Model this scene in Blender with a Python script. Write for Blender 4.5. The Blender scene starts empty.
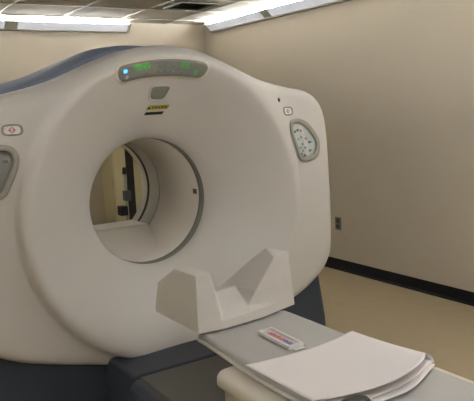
import bpy, bmesh, math, random
from mathutils import Vector, Matrix
random.seed(4)
PI = math.pi
scene = bpy.context.scene
COL = scene.collection

# ------------------------------------------------------------------ camera
cam = bpy.data.cameras.new('camera')
cam.sensor_width = 36.0
cam.sensor_fit = 'HORIZONTAL'
cam.lens = 650.0 / 474.0 * 36.0
cam.clip_start = 0.05
camo = bpy.data.objects.new('camera', cam)
COL.objects.link(camo)
RW = ((0.8359361553, -0.1180658178, 0.5359768716),
      (-0.5466792783, -0.0928202522, 0.8321815712),
      (-0.0485026894, -0.9886581125, -0.1421359408))
camo.matrix_world = Matrix((
    (RW[0][0], -RW[0][1], -RW[0][2], -1.5067557),
    (RW[1][0], -RW[1][1], -RW[1][2], -3.2556667),
    (RW[2][0], -RW[2][1], -RW[2][2], 1.5083861),
    (0, 0, 0, 1)))
scene.camera = camo

# ------------------------------------------------------------------ world, exposure
TUBE = 68.0        # strength of the fluorescent tubes in the wall lights
FILL_TROF = 2.8        # strength of the added, unseen ceiling light diffusers
LENS = 0.15        # strength of the lit lower lenses
world = bpy.data.worlds.new('world')
scene.world = world
world.use_nodes = True
world.node_tree.nodes['Background'].inputs[0].default_value = (0.9, 0.85, 0.75, 1)
world.node_tree.nodes['Background'].inputs[1].default_value = 0.02
vs = scene.view_settings
vs.view_transform = 'Standard'
vs.look = 'None'
vs.gamma = 1.0
vs.use_curve_mapping = False
vs.exposure = 1.2


# ------------------------------------------------------------------ materials
def lin(c):
    return tuple(((v / 255) / 12.92 if v / 255 <= 0.04045 else ((v / 255 + 0.055) / 1.055) ** 2.4) for v in c)


def mat(name, rgb, rough=0.5, metal=0.0, bump=0.0, bscale=200.0, vary=0.0, vscale=6.0, spec=0.5, coat=0.0, emit=None, estr=0.0):
    m = bpy.data.materials.new(name)
    m.use_nodes = True
    nt = m.node_tree
    b = nt.nodes['Principled BSDF']
    c = lin(rgb)
    b.inputs['Base Color'].default_value = (*c, 1)
    b.inputs['Roughness'].default_value = rough
    b.inputs['Metallic'].default_value = metal
    b.inputs['Specular IOR Level'].default_value = spec
    b.inputs['Coat Weight'].default_value = coat
    if emit:
        b.inputs['Emission Color'].default_value = (*lin(emit), 1)
        b.inputs['Emission Strength'].default_value = estr
    if vary or bump:
        tc = nt.nodes.new('ShaderNodeTexCoord')
    if vary:
        n = nt.nodes.new('ShaderNodeTexNoise')
        n.inputs['Scale'].default_value = vscale
        n.inputs['Detail'].default_value = 6
        nt.links.new(tc.outputs['Object'], n.inputs['Vector'])
        r = nt.nodes.new('ShaderNodeMapRange')
        r.inputs['From Min'].default_value = 0.3
        r.inputs['From Max'].default_value = 0.7
        r.inputs['To Min'].default_value = 1 - vary
        r.inputs['To Max'].default_value = 1 + vary
        nt.links.new(n.outputs['Fac'], r.inputs['Value'])
        v = nt.nodes.new('ShaderNodeVectorMath')
        v.operation = 'SCALE'
        v.inputs[0].default_value = c
        nt.links.new(r.outputs['Result'], v.inputs['Scale'])
        nt.links.new(v.outputs['Vector'], b.inputs['Base Color'])
    if bump:
        n2 = nt.nodes.new('ShaderNodeTexNoise')
        n2.inputs['Scale'].default_value = bscale
        nt.links.new(tc.outputs['Object'], n2.inputs['Vector'])
        bp = nt.nodes.new('ShaderNodeBump')
        bp.inputs['Strength'].default_value = bump
        bp.inputs['Distance'].default_value = 0.002
        nt.links.new(n2.outputs['Fac'], bp.inputs['Height'])
        nt.links.new(bp.outputs['Normal'], b.inputs['Normal'])
    return m


def ribbed(m, axis=2, scale=260.0, strength=0.3):
    nt = m.node_tree
    tc = nt.nodes.new('ShaderNodeTexCoord')
    w = nt.nodes.new('ShaderNodeTexWave')
    w.bands_direction = 'XYZ'[axis]
    w.inputs['Scale'].default_value = scale
    w.inputs['Distortion'].default_value = 0.4
    w.inputs['Detail'].default_value = 2
    nt.links.new(tc.outputs['Object'], w.inputs['Vector'])
    bp = nt.nodes.new('ShaderNodeBump')
    bp.inputs['Strength'].default_value = strength
    bp.inputs['Distance'].default_value = 0.002
    nt.links.new(w.outputs['Fac'], bp.inputs['Height'])
    nt.links.new(bp.outputs['Normal'], nt.nodes['Principled BSDF'].inputs['Normal'])
    return m


M = dict(
    wall=mat('beige_wall_paint', (203, 193, 176), 0.75, bump=0.15, bscale=150, vary=0.015, vscale=2),
    ceiling=mat('ceiling_tile', (206, 201, 190), 0.9, bump=0.5, bscale=90, vary=0.04, vscale=30),
    tbar=mat('ceiling_bar_paint', (186, 181, 168), 0.4),
    floor=mat('tan_vinyl', (166, 151, 122), 0.42, vary=0.04, vscale=9, bump=0.05, bscale=40),
    base=mat('black_rubber', (20, 22, 27), 0.6, spec=0.25),
    cover=mat('warm_white_plastic', (207, 203, 197), 0.38, bump=0.04, bscale=500),
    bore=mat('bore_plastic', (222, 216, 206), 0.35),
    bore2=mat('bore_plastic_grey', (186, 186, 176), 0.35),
    blue=mat('blue_grey_plastic', (128, 138, 160), 0.45),
    navy=mat('dark_navy_plastic', (56, 63, 76), 0.45, bump=0.1, bscale=300),
    slate=mat('slate_plastic', (72, 76, 84), 0.5),
    seam=mat('black_gap', (18, 18, 16), 0.6),
    darkring=mat('dark_ring', (128, 128, 120), 0.25),
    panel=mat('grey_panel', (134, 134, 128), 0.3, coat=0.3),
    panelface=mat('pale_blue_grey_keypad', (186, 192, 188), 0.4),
    green_grey=mat('smoked_window', (138, 140, 130), 0.2, coat=0.5),
    bezel=mat('bezel_grey', (152, 149, 139), 0.45),
    key=mat('key_blue', (126, 144, 160), 0.4),
    keydark=mat('key_dark', (104, 108, 106), 0.4),
    red=mat('red_print', (190, 90, 96), 0.5),
    bluep=mat('blue_print', (70, 90, 160), 0.5),
    white=mat('white_plastic', (232, 228, 222), 0.4),
    yellow=mat('yellow_sticker', (172, 152, 40), 0.5),
    black=mat('black_plastic', (16, 16, 16), 0.5),
    olive=mat('olive_grey_panel', (104, 103, 96), 0.6, bump=0.1, bscale=250),
    cradle=mat('grey_cradle', (177, 176, 173), 0.38, vary=0.02, vscale=12),
    rail=mat('pale_rail', (214, 210, 200), 0.35),
    cream=mat('cream_plastic', (218, 210, 197), 0.4),
    paper=mat('white_paper_sheet', (240, 234, 233), 0.85, bump=0.3, bscale=25),
    foam=ribbed(mat('white_foam', (216, 212, 206), 0.75), 2, 27.0, 0.4),
    green=mat('green_digits', (60, 190, 70), 0.5, emit=(60, 220, 70), estr=0.09),
    lamp=mat('indicator_light', (120, 190, 240), 0.4, emit=(80, 180, 255), estr=0.6),
    fix=mat('fixture_metal', (150, 150, 136), 0.5),
    lens=mat('lit_lens', (200, 203, 206), 0.4, emit=(240, 243, 255), estr=LENS),
    tube=mat('fluorescent_tube', (255, 250, 240), 0.4, emit=(252, 252, 252), estr=TUBE),
    fill_troffer=mat('fill_light_diffuser', (250, 248, 240), 0.4, emit=(250, 251, 254), estr=FILL_TROF),
    cabinet=mat('yellow_beige_laminate', (214, 202, 160), 0.5),
    metal=mat('steel', (170, 170, 168), 0.3, metal=0.9),
    vent=mat('vent_grey', (98, 98, 88), 0.5),
)


# ------------------------------------------------------------------ helpers
class MB:
    def __init__(s):
        s.v, s.f, s.sm = [], [], []

    def add(s, vs, fs, smooth=False):
        o = len(s.v)
        s.v += [tuple(p) for p in vs]
        for f in fs:
            s.f.append(tuple(i + o for i in f))
            s.sm.append(smooth)
        return s

    def box(s, x0, x1, y0, y1, z0, z1):
        v = [(x, y, z) for x in (x0, x1) for y in (y0, y1) for z in (z0, z1)]
        return s.add(v, [(0, 1, 3, 2), (4, 6, 7, 5), (0, 4, 5, 1), (2, 3, 7, 6), (0, 2, 6, 4), (1, 5, 7, 3)])

    def tube(s, a, b, r0, r1=None, n=16):
        r1 = r0 if r1 is None else r1
        a, b = Vector(a), Vector(b)
        d = (b - a).normalized()
        u = d.orthogonal().normalized()
        w = d.cross(u)
        vs = []
        for p, r in ((a, r0), (b, r1)):
            for i in range(n):
                t = 2 * PI * i / n
                vs.append(p + (u * math.cos(t) + w * math.sin(t)) * r)
        s.add(vs, [(i, (i + 1) % n, n + (i + 1) % n, n + i) for i in range(n)], True)
        return s.add(vs, [tuple(range(n))[::-1], tuple(range(n, 2 * n))])

    def grid(s, rows, close=False, smooth=True):
        n = len(rows[0])
        vs = [p for r in rows for p in r]
        fs = []
        for i in range(len(rows) - 1):
            for j in range(n if close else n - 1):
                k = (j + 1) % n
                fs.append((i * n + j, i * n + k, (i + 1) * n + k, (i + 1) * n + j))
        return s.add(vs, fs, smooth)

    def prism(s, poly, y0, y1, axis=1, smooth=False):
        n = len(poly)

        def P(a, b, t):
            return (a, t, b) if axis == 1 else ((t, a, b) if axis == 0 else (a, b, t))
        vs = [P(a, b, y0) for a, b in poly] + [P(a, b, y1) for a, b in poly]
        s.add(vs, [(i, (i + 1) % n, n + (i + 1) % n, n + i) for i in range(n)], smooth)
        return s.add(vs, [tuple(range(n))[::-1], tuple(range(n, 2 * n))])

    def build(s, name, m, parent=None, bevel=0, seg=3, weld=True):
        me = bpy.data.meshes.new(name)
        me.from_pydata(s.v, [], s.f)
        me.polygons.foreach_set('use_smooth', s.sm)
        bm = bmesh.new()
        bm.from_mesh(me)
        if weld:
            bmesh.ops.remove_doubles(bm, verts=bm.verts, dist=1e-5)
        bmesh.ops.recalc_face_normals(bm, faces=bm.faces)
        bm.to_mesh(me)
        bm.free()
        me.materials.append(m)
        o = bpy.data.objects.new(name, me)
        COL.objects.link(o)
        if parent:
            put(o, parent)
        if bevel:
            md = o.modifiers.new('bevel', 'BEVEL')
            md.width = bevel
            md.segments = seg
            md.limit_method = 'ANGLE'
            md.angle_limit = math.radians(32)
            md.harden_normals = False
            me.polygons.foreach_set('use_smooth', [True] * len(me.polygons))
            wn = o.modifiers.new('wn', 'WEIGHTED_NORMAL')
            wn.keep_sharp = True
        return o


def put(o, parent):
    o.parent = parent
    p = parent
    off = Vector((0, 0, 0))
    while p is not None:
        off += p.location
        p = p.parent
    o.location = -off          # meshes are written in world coordinates


def thing(name, label, cat, loc, group=None):
    o = bpy.data.objects.new(name, None)
    o.empty_display_size = 0.1
    COL.objects.link(o)
    o.location = loc
    o['label'] = label
    o['category'] = cat
    if group:
        o['group'] = group
    return o


def tag(o, label, cat, group=None):
    o['label'] = label
    o['category'] = cat
    if group:
        o['group'] = group
    return o


def struct(o):
    o['kind'] = 'structure'
    return o


def sstep(a, b, x):
    t = min(1, max(0, (x - a) / (b - a)))
    return t * t * (3 - 2 * t)


# ------------------------------------------------------------------ room
XL, XR, YF, YB, ZC = -3.3, 2.37, -5.2, 3.28, 2.45
T = 0.12
struct(MB().box(XL - T, XR + T, YF - T, YB + T, -T, 0).build('floor', M['floor']))
struct(MB().box(XL - T, XR + T, YF - T, YB + T, ZC, ZC + T).build('ceiling', M['ceiling']))
struct(MB().box(XL - T, XL, YF - T, YB + T, 0, ZC).build('wall_left', M['wall']))
struct(MB().box(XR, XR + T, YF - T, YB + T, 0, ZC).build('wall_right', M['wall']))
struct(MB().box(XL, XR, YB, YB + T, 0, ZC).build('wall_back', M['wall']))
struct(MB().box(XL, XR, YF - T, YF, 0, ZC).build('wall_front', M['wall']))
prof = [(0, 0), (0.02, 0), (0.014, 0.012), (0.008, 0.02), (0.008, 0.095), (0.004, 0.1), (0, 0.1)]
struct(MB().prism([(XR - a, b) for a, b in prof], YF, YB).build('baseboard_right', M['base']))
struct(MB().prism([(XL + a, b) for a, b in prof], YF, YB).build('baseboard_left', M['base']))
struct(MB().prism([(YB - a, b) for a, b in prof], XL + 0.02, 1.0, axis=0).build('baseboard_back', M['base']))
struct(MB().prism([(YF + a, b) for a, b in prof], XL + 0.02, XR - 0.02, axis=0).build('baseboard_front', M['base']))
# ceiling grid of thin bars
g = MB()
x = 0.03 - 0.61 * 5
while x < XR:
    g.box(x - 0.012, x + 0.012, YF, YB, ZC - 0.006, ZC + 0.001)
    x += 0.61
y = 1.78 - 0.61 * 11
while y < YB:
    g.box(XL, XR, y - 0.012, y + 0.012, ZC - 0.0065, ZC + 0.001)
    y += 0.61
struct(g.build('trim_1', M['tbar'], weld=False))

# ceiling vent: a square diffuser filling one tile
VX, VY, VH = 1.525, 2.075, 0.185
vt = thing('ceiling_vent', 'square dark grey air vent set in the tiled ceiling above the scanner', 'vent', (VX, VY, ZC - 0.01))
fr = MB()
for a in (1, -1):
    fr.box(VX - VH, VX + VH, VY + a * (VH - 0.012) - 0.012, VY + a * (VH - 0.012) + 0.012, ZC - 0.018, ZC - 0.007)
    fr.box(VX + a * (VH - 0.012) - 0.012, VX + a * (VH - 0.012) + 0.012, VY - VH + 0.024, VY + VH - 0.024, ZC - 0.018, ZC - 0.007)
fr.build('vent_frame', M['vent'], vt)
sl = MB()
for i in range(8):
    yy = VY - VH + 0.04 + i * 0.041
    x0, x1 = VX - VH + 0.024, VX + VH - 0.024
    sl.add([(x0, yy - 0.014, ZC - 0.014), (x1, yy - 0.014, ZC - 0.014), (x1, yy + 0.016, ZC - 0.008), (x0, yy + 0.016, ZC - 0.008),
            (x0, yy - 0.014, ZC - 0.013), (x1, yy - 0.014, ZC - 0.013), (x1, yy + 0.016, ZC - 0.007), (x0, yy + 0.016, ZC - 0.007)],
           [(0, 1, 2, 3), (7, 6, 5, 4), (0, 4, 5, 1), (1, 5, 6, 2), (2, 6, 7, 3), (3, 7, 4, 0)])
sl.build('louver', M['vent'], vt, weld=False)
MB().box(VX - VH, VX + VH, VY - VH, VY + VH, ZC - 0.007, ZC - 0.001).build('back_plate', M['seam'], vt)


# ------------------------------------------------------------------ wall lights (open-topped fluorescent coves)
def wall_light(label, frame, s0, s1, breaks):
    """frame(p, s, z) -> world; p = distance from the wall, s = along the wall"""
    root = thing('wall_light', label, 'light', frame(0.0, (s0 + s1) / 2, 2.34), 'fluorescent wall lights under the ceiling')

    def pr(poly, a, b, mb):
        n = len(poly)
        vs = [frame(p, a, z) for p, z in poly] + [frame(p, b, z) for p, z in poly]
        mb.add(vs, [(i, (i + 1) % n, n + (i + 1) % n, n + i) for i in range(n)])
        mb.add(vs, [tuple(range(n))[::-1], tuple(range(n, 2 * n))])
        return mb
    pr([(0.002, 2.338), (0.062, 2.338), (0.062, 2.349), (0.014, 2.349), (0.014, 2.425), (0.002, 2.425)], s0, s1, MB()).build('housing', M['fix'], root)
    cuts = [s0] + list(breaks) + [s1]
    if cuts[1:-1] and cuts[1] > cuts[-2]:
        cuts = [s0] + list(breaks)[::-1] + [s1]
    cuts = sorted(cuts)
    for i in range(len(cuts) - 1):
        a = cuts[i] + (0.03 if i == 0 else 0.06)
        b = cuts[i + 1] - (0.03 if i == len(cuts) - 2 else 0.06)
        pr([(0.062, 2.349), (0.130, 2.412), (0.126, 2.415), (0.056, 2.351)], a, b, MB()).build('lens', M['lens'], root)
        MB().tube(frame(0.085, a + 0.01, 2.418), frame(0.085, b - 0.01, 2.418), 0.016, n=10).build('fluorescent_tube', M['tube'], root)
    for c in breaks:
        pr([(0.014, 2.349), (0.064, 2.347), (0.134, 2.414), (0.11, 2.414), (0.08, 2.388), (0.014, 2.388)], c - 0.06, c + 0.06, MB()).build('divider', M['fix'], root)
    for a, b in ((s0, s0 + 0.03), (s1 - 0.03, s1)):
        pr([(0.002, 2.336), (0.064, 2.347), (0.134, 2.414), (0.125, 2.436), (0.002, 2.436)], a, b, MB()).build('end_cap', M['fix'], root)
    return root


wall_light('long white fluorescent light running along the right wall', lambda p, s, z: (XR - p, s, z), -3.1, 3.06, [1.95 - 1.22 * i for i in range(4)])
wall_light('white fluorescent light high on the back wall behind the scanner', lambda p, s, z: (s, YB - p, z), -2.3, 1.42, [0.20, -1.04])
wall_light('unseen fluorescent light added along the left wall to brighten the scanner front', lambda p, s, z: (XL + p, s, z), -4.2, 2.0, [-4.2 + 1.24 * i for i in range(1, 5)])  # added fill out of view, lights the scanner face from the left
wall_light('unseen fluorescent light added on the wall behind the camera to brighten the scanner front', lambda p, s, z: (s, YF + p, z), -2.8, 1.9, [-2.8 + 1.17 * i for i in range(1, 4)])  # added fill behind the camera for the scanner's front face

for k, (tx, ty) in enumerate(((1.25, -1.57), (1.25, -3.40), (-1.19, -2.79))):  # ceiling fill lights, added out of view to brighten the scanner and table
    cl = thing('fill_ceiling_light', 'unseen recessed light added over the near part of the room to brighten the scanner front', 'light', (tx, ty, ZC - 0.02), 'added recessed ceiling lights')
    fr = MB()
    for a in (1, -1):
        fr.box(tx - 0.30, tx + 0.30, ty + a * 0.59 - 0.012, ty + a * 0.59 + 0.012, ZC - 0.02, ZC - 0.0005)
        fr.box(tx + a * 0.288 - 0.012, tx + a * 0.288 + 0.012, ty - 0.578, ty + 0.578, ZC - 0.02, ZC - 0.0005)
    fr.build('frame', M['tbar'], cl)
    MB().box(tx - 0.275, tx + 0.275, ty - 0.577, ty + 0.577, ZC - 0.014, ZC - 0.007).build('diffuser', M['fill_troffer'], cl)

# wall outlet low on the right wall
ot = thing('wall_outlet', 'small grey power outlet on the right wall beside the scanner', 'outlet', (XR, 1.10, 0.43))
MB().box(XR - 0.006, XR - 0.0005, 1.06, 1.135, 0.37, 0.485).build('cover_plate', mat('outlet_plate', (112, 110, 92), 0.4), ot, bevel=0.002)
for zz in (0.402, 0.453):
    MB().tube((XR - 0.010, 1.0975, zz), (XR - 0.005, 1.0975, zz), 0.017, n=20).build('socket', mat('outlet_socket', (58, 56, 44), 0.4), ot)

# pilaster, door and drip stand seen through the bore
lk = thing('locker', 'narrow yellow-beige locker against the back wall, seen through the round opening', 'locker', (1.09, 3.12, 0))
MB().box(1.02, 1.165, 2.98, YB - 0.002, 0, 1.62).build('body', M['cabinet'], lk, bevel=0.004)
MB().box(1.026, 1.160, 2.962, 2.98, 0.04, 1.60).build('locker_door', M['cabinet'], lk, bevel=0.004)
dd = struct(MB().box(1.345, 2.15, YB - 0.035, YB, 0, 2.05).build('door_1', M['cabinet']))
fr = MB()
fr.box(1.268, 1.345, YB - 0.09, YB - 0.0, 0, 2.11).box(2.15, 2.22, YB - 0.09, YB, 0, 2.11).box(1.345, 2.15, YB - 0.09, YB, 2.05, 2.11)
fr.build('door_frame', M['seam'], dd)
MB().tube((1.41, YB - 0.034, 0.98), (1.41, YB - 0.08, 0.98), 0.012).tube((1.41, YB - 0.08, 0.98), (1.50, YB - 0.08, 0.98), 0.010).build('door_handle', M['metal'], dd)
sx, sy = 0.985, 2.6
ds = thing('drip_stand', 'thin metal drip stand behind the scanner, seen through the round opening', 'stand', (sx, sy, 0))
MB().tube((sx, sy, 0.08), (sx, sy, 0.98), 0.011).build('pole', M['metal'], ds)
for k in range(5):
    t = 2 * PI * k / 5 + 0.3
    e = (sx + 0.2 * math.cos(t), sy + 0.2 * math.sin(t), 0.05)
    lg = MB().tube((sx, sy, 0.1), e, 0.012, 0.009).build('leg', M['metal'], ds)
    MB().tube((e[0] - 0.012, e[1], 0.025), (e[0] + 0.012, e[1], 0.025), 0.025).build('caster', M['black'], lg)
MB().box(sx - 0.025, sx + 0.035, sy - 0.05, sy + 0.03, 0.66, 0.76).build('pump', mat('pump_grey', (72, 80, 80), 0.4), ds, bevel=0.01)
MB().box(sx - 0.10, sx - 0.03, sy - 0.10, sy + 0.0, 0.53, 0.62).build('control_box', M['black'], ds, bevel=0.006)
MB().tube((sx, sy, 0.92), (sx, sy, 0.985), 0.022, 0.016).build('clamp', M['black'], ds)

# ------------------------------------------------------------------ CT gantry
H = 1.02
half = [(0, 1.836), (0.17, 1.817), (0.35, 1.752), (0.55, 1.673), (0.79, 1.614), (0.92, 1.59), (1.005, 1.545), (1.06, 1.46), (1.085, 1.31),
        (1.10, 0.95), (1.095, 0.66), (1.06, 0.545), (0.97, 0.455), (0.79, 0.362), (0.45, 0.268), (0.22, 0.235), (0, 0.22)]
loop = half + [(-a, b) for a, b in half[-2:0:-1]]


def catmull(pts, k=12):
    n = len(pts)
    out = []
    for i in range(n):
        p0, p1, p2, p3 = (Vector(pts[(i + j) % n]) for j in (-1, 0, 1, 2))
        for q in range(k):
            t = q / k
            out.append(0.5 * ((2 * p1) + (p2 - p0) * t + (2 * p0 - 5 * p1 + 4 * p2 - p3) * t * t + (3 * p1 - p0 - 3 * p2 + p3) * t ** 3))
    return out


_pol = sorted((math.atan2(p.x, p.y - H) % (2 * PI), math.hypot(p.x, p.y - H)) for p in catmull(loop))
_pol = [(_pol[-1][0] - 2 * PI, _pol[-1][1])] + _pol + [(_pol[0][0] + 2 * PI, _pol[0][1])]


def rout(t):               # t measured clockwise from the top
    t %= 2 * PI
    for i in range(len(_pol) - 1):
        if _pol[i][0] <= t <= _pol[i + 1][0]:
            a, b = _pol[i], _pol[i + 1]
            return a[1] + (b[1] - a[1]) * (t - a[0]) / max(1e-9, b[0] - a[0])
    return _pol[-1][1]


PR = [(0.35, 0.0), (0.353, -0.022), (0.365, -0.045), (0.39, -0.075), (0.43, -0.112), (0.49, -0.163), (0.56, -0.22), (0.63, -0.275),
      (0.69, -0.322), (0.73, -0.348), (0.757, -0.358), (0.78, -0.352), (0.790, -0.340), (0.796, -0.318), (0.801, -0.295), (0.808, -0.287), (1.6, -0.285)]


def prof_y(r):
    if r <= PR[0][0]:
        return PR[0][1]
    for i in range(len(PR) - 1):
        if r <= PR[i + 1][0]:
            a, b = PR[i], PR[i + 1]
            return a[1] + (b[1] - a[1]) * (r - a[0]) / (b[0] - a[0])
    return PR[-1][1]


def F(x, z):
    r = math.hypot(x, z - H)
    t = math.atan2(x, z - H) % (2 * PI)
    ro = rout(t)
    R = 0.07
    up = sstep(-0.20, 0.40, math.cos(t))      # the rim melts softly into the wings over the upper half
    y = prof_y(r)
    if r > 0.74 and up > 0:
        soft = -0.3535 + 0.0685 * sstep(0.75, 0.93, r)
        y = y * (1 - up) + soft * up
    w = max(sstep(0.805, 0.90, ro), up)
    d = max(0.0, ro - r)
    if d < R:
        y += w * (R - math.sqrt(max(0, R * R - (R - d) ** 2)))
    return y


gan = thing('scanner_gantry', 'large white ring-shaped medical scanner with round bore and lit display', 'scanner', (0, 0.25, 0))
NT = 360
rs = [0.35, 0.3515, 0.353, 0.358, 0.365, 0.376, 0.39, 0.408, 0.43, 0.46, 0.49, 0.525, 0.56, 0.595, 0.63, 0.66, 0.69, 0.71, 0.73, 0.744, 0.757, 0.769, 0.78, 0.785, 0.790, 0.793, 0.796, 0.798]
rows = []
for r in rs:
    rows.append([(r * math.sin(2 * PI * i / NT), F(r * math.sin(2 * PI * i / NT), H + r * math.cos(2 * PI * i / NT)), H + r * math.cos(2 * PI * i / NT)) for i in range(NT)])
fr_ = [0, 0.01, 0.02, 0.03, 0.05, 0.09, 0.16, 0.3, 0.5, 0.66, 0.78, 0.86, 0.91, 0.94, 0.96, 0.975, 0.986, 0.994, 1.0]
for k in fr_:
    row = []
    for i in range(NT):
        t = 2 * PI * i / NT
        ro = rout(t)
        r0 = min(0.80, ro - 0.002)
        r = r0 + (ro - r0) * k
        X, Z = r * math.sin(t), H + r * math.cos(t)
        row.append((X, F(X, Z), Z))
    rows.append(row)
for yy, sc in ((-0.17, 1.002), (-0.12, 1.003), (-0.07, 1.0035), (-0.055, 1.002), (-0.05, 0.99)):
    row = []
    for i in range(NT):
        t = 2 * PI * i / NT
        ro = rout(t) * sc
        row.append((ro * math.sin(t), yy, H + ro * math.cos(t)))
    rows.append(row)
MB().grid(rows, close=True).build('front_cover', M['cover'], gan)

# blue-grey rear body
rows = []
for yy, sc, up in ((-0.05, 0.985, 0.0), (-0.045, 1.0, 0.006), (0.02, 1.0, 0.02), (0.12, 1.0, 0.040), (0.3, 1.0, 0.05), (0.48, 0.997, 0.045), (0.58, 0.985, 0.02), (0.62, 0.965, 0.0), (0.64, 0.94, -0.01)):
    row = []
    for i in range(NT):
        t = 2 * PI * i / NT
        ro = rout(t) * sc
        Z = H + ro * math.cos(t)
        row.append((ro * math.sin(t), yy, Z + up * sstep(1.1, 1.6, Z)))
    rows.append(row)
for r, yy in ((0.62, 0.645), (0.5, 0.66), (0.42, 0.70), (0.37, 0.76), (0.352, 0.83), (0.347, 0.835), (0.343, 0.83), (0.342, 0.79)):
    rows.append([(r * math.sin(2 * PI * i / NT), yy, H + r * math.cos(2 * PI * i / NT)) for i in range(NT)])
MB().grid(rows, close=True).build('rear_cover', M['blue'], gan)


def ring(profile, n=128):
    return MB().grid([[(r * math.sin(2 * PI * i / n), yy, H + r * math.cos(2 * PI * i / n)) for i in range(n)] for r, yy in profile], close=True)


ring([(0.3505, 0.0), (0.3475, 0.003), (0.347, 0.03), (0.347, 0.056), (0.352, 0.06)]).build('bore_ring', M['darkring'], gan)
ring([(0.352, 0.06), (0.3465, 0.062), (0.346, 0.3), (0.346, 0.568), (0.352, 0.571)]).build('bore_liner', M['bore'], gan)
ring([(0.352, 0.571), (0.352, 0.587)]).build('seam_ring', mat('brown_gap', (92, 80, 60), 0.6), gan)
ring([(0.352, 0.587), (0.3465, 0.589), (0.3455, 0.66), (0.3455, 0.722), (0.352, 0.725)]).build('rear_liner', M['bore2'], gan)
ring([(0.352, 0.725), (0.3485, 0.727), (0.3485, 0.762), (0.352, 0.765)]).build('seal', M['seam'], gan)
ring([(0.352, 0.765), (0.343, 0.767), (0.342, 0.79), (0.343, 0.834), (0.352, 0.836)]).build('rear_rim', M['bore'], gan)
# flat tray across the low rear end of the bore
zt = 0.785
am = math.acos((H - zt) / 0.3450)
seg_ = [(0.3450 * math.sin(-am + 2 * am * k / 24), H - 0.3450 * math.cos(-am + 2 * am * k / 24)) for k in range(25)]
rows = [[(a, 0.80, b) for a, b in seg_], [(a, 0.590 - 0.45 * (zt - b) / (zt - (H - 0.345)), b) for a, b in seg_]]
mb = MB().grid(rows, close=True)
mb.add(rows[0], [tuple(range(25))])
mb.add(rows[1], [tuple(range(25))])
mb.build('bore_floor_block', M['bore'], gan)
MB().box(-0.235, 0.235, 0.584, 0.80, zt, zt + 0.006).build('rear_tray', M['white'], gan, bevel=0.002)
# small dark laser window on the bore wall
q = []
for yy in (0.075, 0.118):
    for zz in (1.015, 1.045):
        q.append((math.sqrt(0.3455 ** 2 - (zz - H) ** 2), yy, zz))
MB().add(q + [(a - 0.002, b, c) for a, b, c in q], [(0, 1, 3, 2), (4, 6, 7, 5), (0, 4, 5, 1), (1, 5, 7, 3), (3, 7, 6, 2), (2, 6, 4, 0)]).build('laser_slot', mat('slot_brown', (66, 56, 46), 0.3), gan)


# --- things set into the face: patches that follow the curved surface
def surf(x, z, off):
    return (x, F(x, z) - off, z)


def patch(poly, off, thick, name, m, parent, rings=5):
    """fill a convex (x, z) outline with a skin lying on the cover"""
    n = len(poly)
    cx = sum(p[0] for p in poly) / n
    cz = sum(p[1] for p in poly) / n
    rows = []
    for k in range(rings + 1):
        s = max(0.02, k / rings)
        rows.append([surf(cx + (a - cx) * s, cz + (b - cz) * s, off) for a, b in poly])
    mb = MB().grid(rows, close=True)
    mb.grid([rows[-1], [surf(a, b, off - thick) for a, b in poly]], close=True, smooth=False)
    mb.add(rows[0], [tuple(range(n))])
    return mb.build(name, m, parent)


def rim(poly, w, off, name, m, parent, depth=0.01):
    """raised frame following an outline"""
    n = len(poly)
    cx = sum(p[0] for p in poly) / n
    cz = sum(p[1] for p in poly) / n

    def sc(d):
        out = []
        for a, b in poly:
            L = math.hypot(a - cx, b - cz)
            out.append((cx + (a - cx) * (L + d) / L, cz + (b - cz) * (L + d) / L))
        return out
    o1, o2, i2, i1 = sc(0), sc(-w * 0.25), sc(-w * 0.8), sc(-w)
    rows = [[surf(a, b, off - depth) for a, b in o1], [surf(a, b, off * 0.8) for a, b in o1], [surf(a, b, off) for a, b in o2],
            [surf(a, b, off) for a, b in i2], [surf(a, b, off * 0.7) for a, b in i1], [surf(a, b, off - depth) for a, b in i1]]
    return MB().grid(rows, close=True).build(name, m, parent)


# display: arc-shaped panel over the bore, between r0 and r1
def arc_poly(r0, r1, ang, cr, n=28):
    pts = []
    T0 = -0.050
    rm, h = (r0 + r1) / 2, (r1 - r0) / 2
    A = ang
    for i in range(n + 1):
        t = -A + 2 * A * i / n
        pts.append((t, r1))
    for i in range(1, 12):
        u = PI / 2 - PI * i / 12
        pts.append((A + math.cos(u) * h * cr / rm, rm + math.sin(u) * h))
    for i in range(n + 1):
        t = A - 2 * A * i / n
        pts.append((t, r0))
    for i in range(1, 12):
        u = -PI / 2 - PI * i / 12
        pts.append((-A + math.cos(u) * h * cr / rm, rm + math.sin(u) * h))
    return [(a + T0, b) for a, b in pts]


KD = 0.35


def dpos(t, r):
    tt = t * r / (r + KD)
    return (r + KD) * math.sin(tt), H - KD + (r + KD) * math.cos(tt)


def arc_patch(r0, r1, ang, cr, off, thick, name, m, parent):
    pts = arc_poly(r0, r1, ang, cr)
    rm = (r0 + r1) / 2
    rows = []
    for k in (0.0, 0.34, 0.67, 1.0):
        rows.append([(t, rm + (r - rm) * k) for t, r in pts])
    R3 = [[surf(*dpos(t, r), off) for t, r in row] for row in rows]
    mb = MB().grid(R3, close=True)
    mb.grid([R3[-1], [surf(*dpos(t, r), off - thick) for t, r in rows[-1]]], close=True, smooth=False)
    return mb.build(name, m, parent)


arc_patch(0.654, 0.751, 0.30, 1.0, 0.004, 0.01, 'display_bezel', mat('bezel_white', (226, 216, 200), 0.4), gan)
disp = arc_patch(0.663, 0.742, 0.295, 1.0, 0.006, 0.01, 'display_panel', M['panel'], gan)

SEG = {'0': 'abcdef', '1': 'bc', '4': 'fgbc', '5': 'afgcd', '8': 'abcdefg', '9': 'abcdfg', '-': 'g'}


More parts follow.
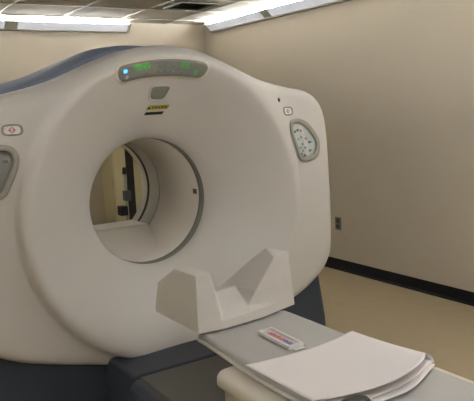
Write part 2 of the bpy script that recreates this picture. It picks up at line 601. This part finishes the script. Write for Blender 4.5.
def digits(text, t0, r0, h, name):
    mb = MB()
    w, s = h * 0.60, h * 0.13
    pos = 0.0
    for ch in text:
        if ch == '.':
            segs = [((pos + 0.0, 0), (pos + s, s))]
            adv = s * 1.8
        else:
            L = {'a': ((0, h - s), (w, h)), 'g': ((0, h / 2 - s / 2), (w, h / 2 + s / 2)), 'd': ((0, 0), (w, s)),
                 'f': ((0, h / 2), (s, h)), 'b': ((w - s, h / 2), (w, h)), 'e': ((0, 0), (s, h / 2)), 'c': ((w - s, 0), (w, h / 2))}
            segs = [((pos + L[k][0][0], L[k][0][1]), (pos + L[k][1][0], L[k][1][1])) for k in SEG[ch]]
            adv = w * 1.4
        for (u0, v0), (u1, v1) in segs:
            q = []
            for off in (0.0085, 0.0055):
                for u, v in ((u0, v0), (u1, v0), (u1, v1), (u0, v1)):
                    r = r0 + v
                    t = t0 + u / 0.69
                    q.append(surf(*dpos(t, r), off))
            mb.add(q, [(0, 1, 2, 3), (7, 6, 5, 4), (0, 4, 5, 1), (1, 5, 6, 2), (2, 6, 7, 3), (3, 7, 4, 0)])
        pos += adv
    return mb.build(name, M['green'], disp, weld=False)


digits('4895', -0.274, 0.704, 0.026, 'digits')
digits('0.0', 0.09, 0.704, 0.024, 'digits')
digits('0', 0.214, 0.674, 0.022, 'digits')


def disc_poly(cx, cz, a, b, n=24, p=2.0, rot=0.0):
    out = []
    for i in range(n):
        t = 2 * PI * i / n
        c, s = math.cos(t), math.sin(t)
        u = a * math.copysign(abs(c) ** (2 / p), c)
        v = b * math.copysign(abs(s) ** (2 / p), s)
        out.append((cx + u * math.cos(rot) - v * math.sin(rot), cz + u * math.sin(rot) + v * math.cos(rot)))
    return out


def onarc(t, r):
    return dpos(t, r)


cx, cz = onarc(-0.343, 0.712)
patch(disc_poly(cx, cz, 0.011, 0.009, p=3), 0.010, 0.006, 'indicator_light', M['lamp'], disp, 2)
cx, cz = onarc(-0.340, 0.684)
patch(disc_poly(cx, cz, 0.010, 0.009), 0.009, 0.005, 'indicator_lens', M['panelface'], disp, 2)
for k, (t, r) in enumerate(((-0.07, 0.710), (-0.02, 0.710), (0.04, 0.710), (-0.07, 0.684), (-0.02, 0.684), (0.03, 0.684), (0.12, 0.680), (-0.16, 0.682))):
    cx, cz = onarc(t, r)
    patch(disc_poly(cx, cz, 0.011, 0.0045, p=4, rot=-t), 0.0075, 0.003, 'marking', mat('marking_%d' % k, (146, 134, 130) if k % 2 else (112, 140, 128), 0.4), disp, 2)

# laser window and warning sticker under the display
wp = [(a * 0.86 - 0.012, 1.602 + (b - 1.61) * 0.9) for a, b in [(-0.066, 1.632), (-0.058, 1.642), (-0.03, 1.648), (0.03, 1.648), (0.052, 1.642), (0.058, 1.632), (0.050, 1.600), (0.036, 1.578), (0.02, 1.572), (-0.03, 1.572), (-0.052, 1.578), (-0.062, 1.592)]]
rim([(-0.013 + (a + 0.013) * 1.16, 1.602 + (b - 1.602) * 1.2) for a, b in wp], 0.012, 0.006, 'window_rim', M['cover'], gan)
patch(wp, 0.003, 0.008, 'laser_window', M['green_grey'], gan, 3)
patch([(-0.068, 1.520), (-0.052, 1.541), (0.064, 1.542), (0.057, 1.520)], 0.0015, 0.002, 'warning_sticker', M['yellow'], gan, 4)
patch([(-0.062, 1.523), (-0.052, 1.537), (-0.042, 1.523)], 0.0025, 0.002, 'warning_symbol', M['black'], gan, 2)
for k in range(5):
    x0 = -0.034 + k * 0.018
    patch([(x0, 1.526), (x0 + 0.001, 1.536), (x0 + 0.012, 1.536), (x0 + 0.011, 1.526)], 0.0025, 0.002, 'sticker_text', mat('sticker_ink', (90, 84, 30), 0.5), gan, 2)
patch([(-0.070, 1.494), (-0.063, 1.508), (0.042, 1.509), (0.036, 1.494)], 0.0015, 0.002, 'information_sticker', M['black'], gan, 4)

# egg-shaped keypads and oval push buttons, mirrored on both sides
egg = [(0.765, 1.377), (0.786, 1.421), (0.852, 1.430), (0.917, 1.402), (0.967, 1.347), (0.998, 1.287), (0.993, 1.222), (0.961, 1.189),
       (0.892, 1.180), (0.834, 1.200), (0.800, 1.260), (0.774, 1.325)]
eggs = [(0.868 + (p.x - 0.878) * 1.05 - 0.008, p.y) for p in catmull(egg, 4)]
keys = [(0.812, 1.357, 1), (0.842, 1.364, 1), (0.871, 1.360, 0), (0.839, 1.312, 0), (0.869, 1.322, 0), (0.906, 1.312, 0), (0.935, 1.289, 1), (0.878, 1.282, 2),
        (0.851, 1.262, 2), (0.900, 1.259, 2), (0.876, 1.243, 2), (0.935, 1.240, 1), (0.858, 1.226, 1), (0.890, 1.214, 1)]
for s in (1, -1):
    lx = 0.0 if s > 0 else -0.022
    kd, kz0 = (0.0, 0.0) if s > 0 else (-0.026, -0.032)
    ez = 1.476 if s > 0 else 1.460
    poly = [(a * s + kd, b + kz0) for a, b in eggs]
    rim(poly, 0.028, 0.014, 'keypad_bezel', M['bezel'], gan)
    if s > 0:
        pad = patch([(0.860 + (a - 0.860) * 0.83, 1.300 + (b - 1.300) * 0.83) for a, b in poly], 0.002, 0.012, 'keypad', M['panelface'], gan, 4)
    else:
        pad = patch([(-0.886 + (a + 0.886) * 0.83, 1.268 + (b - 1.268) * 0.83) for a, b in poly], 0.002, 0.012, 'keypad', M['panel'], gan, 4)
    for kx, kz, kind in keys:
        kx -= 0.018
        wx = 0.011 if kind == 1 else 0.008
        patch(disc_poly(kx * s + kd, kz + kz0, wx, 0.007, n=12, p=3), 0.005, 0.006, 'button',
              (M['bezel'], M['keydark'], M['key'])[kind], pad, 2)
    # oval stop button with a grey rim and a red mark
    ov = disc_poly((0.755 * s + lx), ez, 0.044, 0.026, n=32, p=3)
    rim(ov, 0.009, 0.006, 'button_rim', mat('rim_grey', (140, 137, 131), 0.5), gan)
    bt = patch([((0.755 * s + lx) + (a - (0.755 * s + lx)) * 0.84, ez + (b - ez) * 0.84) for a, b in ov], 0.003, 0.012, 'oval_button', M['white'], gan, 3)
    c0 = (0.755 * s + lx)
    patch(disc_poly(c0, ez, 0.012, 0.012, n=16), 0.0045, 0.002, 'symbol', M['red'], bt, 2)
    patch(disc_poly(c0, ez, 0.008, 0.008, n=16), 0.0052, 0.002, 'symbol', M['white'], bt, 2)
    patch([(c0 - 0.018, ez - 0.0015), (c0 - 0.018, ez + 0.0015), (c0 + 0.018, ez + 0.0015), (c0 + 0.018, ez - 0.0015)], 0.0058, 0.002, 'symbol', M['red'], bt, 2)
patch(disc_poly(0.690, 1.541, 0.011, 0.013, n=16), 0.002, 0.006, 'microphone_hole', M['black'], gan, 2)

# dark base under the gantry
lowr = [(0, 0.25), (0.22, 0.262), (0.45, 0.295), (0.79, 0.385), (0.96, 0.46), (1.03, 0.53)]
bx = [(-a, b) for a, b in lowr[::-1]] + lowr[1:]
rows = []
for yy, k in ((-0.205, 0.965), (-0.20, 0.98), (-0.16, 1.0), (0.50, 1.0), (0.55, 0.97)):
    row = [(-1.10 * k, yy, 0.0), (-1.09 * k, yy, 0.16)] + [(a * k, yy, b) for a, b in bx] + [(1.09 * k, yy, 0.16), (1.10 * k, yy, 0.0)]
    rows.append(row)
mb = MB().grid(rows, close=True, smooth=False)
mb.add(rows[0], [tuple(range(len(row)))])
mb.add(rows[-1], [tuple(range(len(row)))])
mb.build('base', M['navy'], gan)

MB().box(-0.41, 0.41, -0.585, -0.212, 0.0, 0.30).build('front_plinth', M['navy'], gan, bevel=0.022, seg=4)

gan.location.x += 0.014
for c in gan.children:
    if c.name.split('.')[0] not in ('base', 'front_plinth'):
        c.location.z -= 0.004

# ------------------------------------------------------------------ patient table
tab = thing('patient_table', 'long grey scanner table with cream sides on a dark base in front of the ring', 'table', (0, -2.0, 0))
YE = -3.05
MB().prism([(-0.425, 0.0), (-0.425, 0.255), (-0.405, 0.285), (-0.385, 0.291), (0.385, 0.291), (0.405, 0.285), (0.425, 0.255), (0.425, 0.0)], YE + 0.05, -0.592).build('table_base', M['navy'], tab, bevel=0.006)
MB().box(-0.372, 0.372, YE + 0.1, -0.6, 0.285, 0.302).build('base_cover', M['olive'], tab, bevel=0.005)

# cream housing under the cradle, with a recess along each side
hp = []
for a, b in ((1, 1),):
    pass
R = 0.07
outl = []
for i in range(9):
    t = PI / 2 * i / 8
    outl.append((0.345 - R + R * math.sin(t), -1.20 - R + R * math.cos(t)))
outl += [(0.345, YE), (-0.345, YE)]
for i in range(9):
    t = PI / 2 * i / 8
    outl.append((-0.345 + R - R * math.cos(t), -1.20 - R + R * math.sin(t)))
rows = []
for z, d in ((0.33, 0.03), (0.335, 0.012), (0.35, 0.0), (0.37, 0.0), (0.378, 0.004), (0.385, 0.022), (0.465, 0.022), (0.473, 0.006), (0.48, 0.0), (0.503, 0.001), (0.514, 0.006), (0.520, 0.018), (0.521, 0.05)):
    rows.append([(a * (1 - d / 0.345), -2.0 + (b + 2.0) * (1 - d / 0.9), z) for a, b in outl])
mb = MB().grid(rows, close=True)
n = len(outl)
mb.add(rows[0], [tuple(range(n))])
mb.add(rows[-1], [tuple(range(n))])
mb.build('cradle_housing', M['cream'], tab, weld=True)
MB().box(-0.27, 0.27, YE + 0.1, -1.32, 0.296, 0.335).build('lift_column', M['slate'], tab, bevel=0.01)

# cradle: a long grey top, slightly dished, narrowing at the head end
sec = [(0.255, 0.526), (0.262, 0.536), (0.262, 0.549), (0.255, 0.559), (0.238, 0.562), (0.20, 0.559), (0.12, 0.556), (0.0, 0.555)]
sec = sec + [(-a, b) for a, b in sec[-2::-1]] + [(-0.20, 0.522), (0.20, 0.522)]
rows = []
for yy, s in ((-0.735, 0.50), (-0.745, 0.56), (-0.86, 0.58), (-0.885, 0.62), (-0.895, 0.90), (-0.903, 0.932), (-0.98, 0.940), (-1.15, 0.965), (-1.4, 1.0), (-2.0, 1.0), (-2.6, 1.0), (YE, 1.0)):
    rows.append([(a * s * 0.965 - 0.008 + 0.022 * sstep(-1.45, -0.95, yy), yy, b) for a, b in sec])
mb = MB().grid(rows, close=True)
mb.add(rows[0], [tuple(range(len(sec)))])
mb.add(rows[-1], [tuple(range(len(sec)))])
cr = mb.build('cradle', M['cradle'], tab)
for s in (1, -1):
    rows = []
    for yy, k in ((-0.91, 0.945), (-0.98, 0.955), (-1.15, 0.98), (-1.4, 1.012), (YE, 1.012)):
        X = 0.262 * k * 0.965 + (-0.008 + 0.022 * sstep(-1.45, -0.95, yy)) * s
        rows.append([((X - 0.006) * s, yy, 0.527), ((X + 0.006) * s, yy, 0.528), ((X + 0.009) * s, yy, 0.534), ((X + 0.006) * s, yy, 0.541), ((X - 0.006) * s, yy, 0.541)])
    mb = MB().grid(rows, close=True)
    mb.add(rows[0], [(0, 1, 2, 3, 4)])
    mb.add(rows[-1], [(0, 1, 2, 3, 4)])
    mb.build('side_rail', M['rail'], cr)

# ------------------------------------------------------------------ head holder of white foam
ZB = 0.576
V = {}
V['a0'] = (-0.25, -0.958, ZB); V['a1'] = (-0.25, -0.962, 0.828)
V['a2'] = (-0.25, -0.767, 0.822); V['a3'] = (-0.25, -0.594, 0.728); V['a4'] = (-0.25, -0.55, 0.60); V['a5'] = (-0.25, -0.55, ZB)
V['b1'] = (-0.172, -0.94, 0.828); V['b2'] = (-0.182, -0.79, 0.824); V['b3'] = (-0.19, -0.60, 0.73)
V['c0'] = (-0.130, -0.952, 0.606); V['k0'] = (-0.078, -0.878, 0.618); V['c1'] = (-0.095, -0.74, 0.665); V['c2'] = (-0.09, -0.58, 0.63); V['c3'] = (-0.09, -0.545, 0.60)
V['d0'] = (0.062, -0.866, 0.613); V['d1'] = (0.085, -0.73, 0.672); V['d2'] = (0.09, -0.57, 0.63); V['d3'] = (0.09, -0.535, 0.60)
V['e0'] = (0.205, -0.908, 0.608)
V['f1'] = (0.200, -0.895, 0.823); V['f2'] = (0.262, -0.745, 0.832); V['f3'] = (0.262, -0.58, 0.73)
V['g0'] = (0.305, -0.902, ZB); V['g1'] = (0.295, -0.88, 0.828); V['g2'] = (0.30, -0.735, 0.822); V['g3'] = (0.305, -0.57, 0.728); V['g4'] = (0.305, -0.53, 0.60); V['g5'] = (0.305, -0.53, ZB)
V['h0'] = (-0.11, -0.952, 0.566); V['i0'] = (0.10, -0.932, 0.566)
names = list(V)
ix = {k: i for i, k in enumerate(names)}
FS = ['a0 a1 a2 a3 a4 a5', 'a1 b1 b2 a2', 'a2 b2 b3 a3', 'a0 h0 c0 b1 a1', 'b1 c0 k0', 'b1 k0 c1 b2', 'b2 c1 c2 b3', 'a3 b3 c2 c3 a4', 'a4 c3 d3 g4 g5 a5',
      'k0 d0 d1 c1', 'c1 d1 d2 c2', 'c2 d2 d3 c3', 'c0 e0 d0 k0', 'h0 i0 e0 c0', 'i0 g0 e0', 'd0 e0 f1', 'e0 g0 g1 f1', 'd0 f1 f2 d1', 'd1 f2 f3 d2',
      'd3 d2 f3 g3 g4', 'f1 g1 g2 f2', 'f2 g2 g3 f3', 'g0 g5 g4 g3 g2 g1', 'a0 a5 g5 g0 i0 h0']
mb = MB().add([V[k] for k in names], [tuple(ix[k] for k in f.split()) for f in FS])
hh = mb.build('head_holder', M['foam'], None, bevel=0.006, seg=3)
tag(hh, 'white foam head holder with two raised wedges at the head end of the scanner table', 'head holder')

# ------------------------------------------------------------------ card on the cradle
cd = thing('plastic_card', 'small white framed strip with red and blue marks lying on the grey table', 'card', (0.0, -1.19, 0.558))


def quad_slab(name, pts, z0, z1, m, parent, bevel=0):
    v = [(a, b, z0) for a, b in pts] + [(a, b, z1) for a, b in pts]
    return MB().add(v, [(0, 3, 2, 1), (4, 5, 6, 7), (0, 1, 5, 4), (1, 2, 6, 5), (2, 3, 7, 6), (3, 0, 4, 7)]).build(name, m, parent, bevel=bevel)


def loc(u, v):             # u across, v along the card
    a = math.radians(-3)
    return (0.0 + u * math.cos(a) - v * math.sin(a), -1.19 + u * math.sin(a) + v * math.cos(a))


def rect(u0, u1, v0, v1):
    return [loc(u0, v0), loc(u1, v0), loc(u1, v1), loc(u0, v1)]


quad_slab('tray', rect(-0.034, 0.034, -0.114, 0.114), 0.5575, 0.564, mat('card_tray', (178, 158, 156), 0.5), cd, 0.0015)
for r_ in (rect(-0.036, -0.027, -0.116, 0.116), rect(0.027, 0.036, -0.116, 0.116), rect(-0.027, 0.027, 0.104, 0.116), rect(-0.027, 0.027, -0.116, -0.104)):
    quad_slab('raised_edge', r_, 0.5575, 0.573, M['white'], cd, 0.0012)
quad_slab('insert', rect(-0.024, 0.024, -0.10, 0.105), 0.5635, 0.5655, mat('card_pink_grey', (206, 190, 190), 0.5), cd)
for k in range(6):
    v = 0.075 - k * 0.018
    quad_slab('red_mark', rect(-0.012, 0.006 + 0.004 * (k % 2), v - 0.012, v), 0.565, 0.5665, M['red'], cd)
for k in range(4):
    v = -0.035 - k * 0.016
    quad_slab('blue_mark', rect(-0.012, 0.008 - 0.003 * (k % 2), v - 0.011, v), 0.565, 0.5665, M['bluep'], cd)
quad_slab('corner_tab', rect(-0.02, 0.03, -0.136, -0.117), 0.5575, 0.561, M['white'], cd, 0.001)

# ------------------------------------------------------------------ paper sheet on the cradle
def sheet(prof_fn, x0, x1, nx, npf, thick, name, m, parent=None):
    rows = []
    for i in range(nx + 1):
        u = i / nx
        rows.append([prof_fn(u, j / npf) for j in range(npf + 1)])
    mb = MB().grid(rows)
    o = mb.build(name, m, parent)
    md = o.modifiers.new('thickness', 'SOLIDIFY')
    md.thickness = thick
    md.offset = 1
    return o


def loop_sheet(v, t):
    """v runs back to front, t runs from the left edge of the top layer over the right-hand fold to the lower layer"""
    if t < 0.55:
        a = 1 - t / 0.55            # 1 at the left edge, 0 at the fold
    elif t < 0.65:
        a = 0
    else:
        a = (t - 0.65) / 0.35
    low = t >= 0.65
    back = -1.335 - 0.0 * a - 0.03 * math.sin(PI * a)
    front = (-1.745 - 0.105 * sstep(-0.25, 0.55, a) + 0.018) if low else (-1.72 - 0.130 * math.sin(PI * a) ** 0.9)
    if low:
        back -= 0.05
    y = back + (front - back) * v
    rf = 0.003 + 0.010 * v * v
    z0 = 0.5650
    if t < 0.55:
        x = 0.262 - 0.530 * a
        lift = 0.040 * v ** 1.8 * math.sin(PI * a ** 0.8) ** 0.8 + 0.002 * math.sin(9 * a + 4 * v) * v
        z = z0 + 2 * rf * (1 - a) + max(0, lift) + 0.0015
    elif low:
        x = 0.262 - 0.505 * a
        z = z0 + 0.004 * v * math.sin(PI * a) + 0.006 * sstep(0.7, 1, v)
    else:
        k = (t - 0.55) / 0.10
        an = PI / 2 - PI * k
        x = 0.262 + rf * math.cos(an)
        z = z0 + rf + rf * math.sin(an) + 0.0015 * (1 - k)
        y = y + (-0.04 * v) * k
    return (x, y, z)


ps = sheet(loop_sheet, 0, 0, 28, 60, 0.0012, 'paper_sheet', M['paper'])
tag(ps, 'white disposable paper sheet folded over across the grey scanner table', 'sheet')


def low_sheet(u, t):
    x = -0.240 + 0.490 * u
    y = -1.45 + (-1.765 - 0.117 * sstep(-0.25, 0.55, 1 - u) + 0.018 + 1.45) * t
    return (x, y, 0.5635 + 0.007 * sstep(0.8, 1, t))


ls = sheet(low_sheet, 0, 0, 24, 24, 0.0008, 'lower_layer', M['paper'])
put(ls, ps)

# black padded strap poking out under the front of the sheet
rows = []
for i in range(17):
    u = i / 16
    x = -0.290 + 0.13 * u
    k = math.sin(PI * min(1, max(0, u))) ** 0.45
    row = []
    for j in range(16):
        a = 2 * PI * j / 16
        row.append((x, -1.858 - 0.01 * math.sin(PI * u) + 0.04 * math.cos(a) * max(0.05, k), 0.597 + 0.022 * math.sin(a) * max(0.05, k)))
    rows.append(row)
mb = MB().grid(rows, close=True)
mb.add(rows[0], [tuple(range(16))])
mb.add(rows[-1], [tuple(range(16))])
st = mb.build('padded_strap', M['black'])
tag(st, 'black padded strap lying at the front edge of the white paper sheet', 'strap')
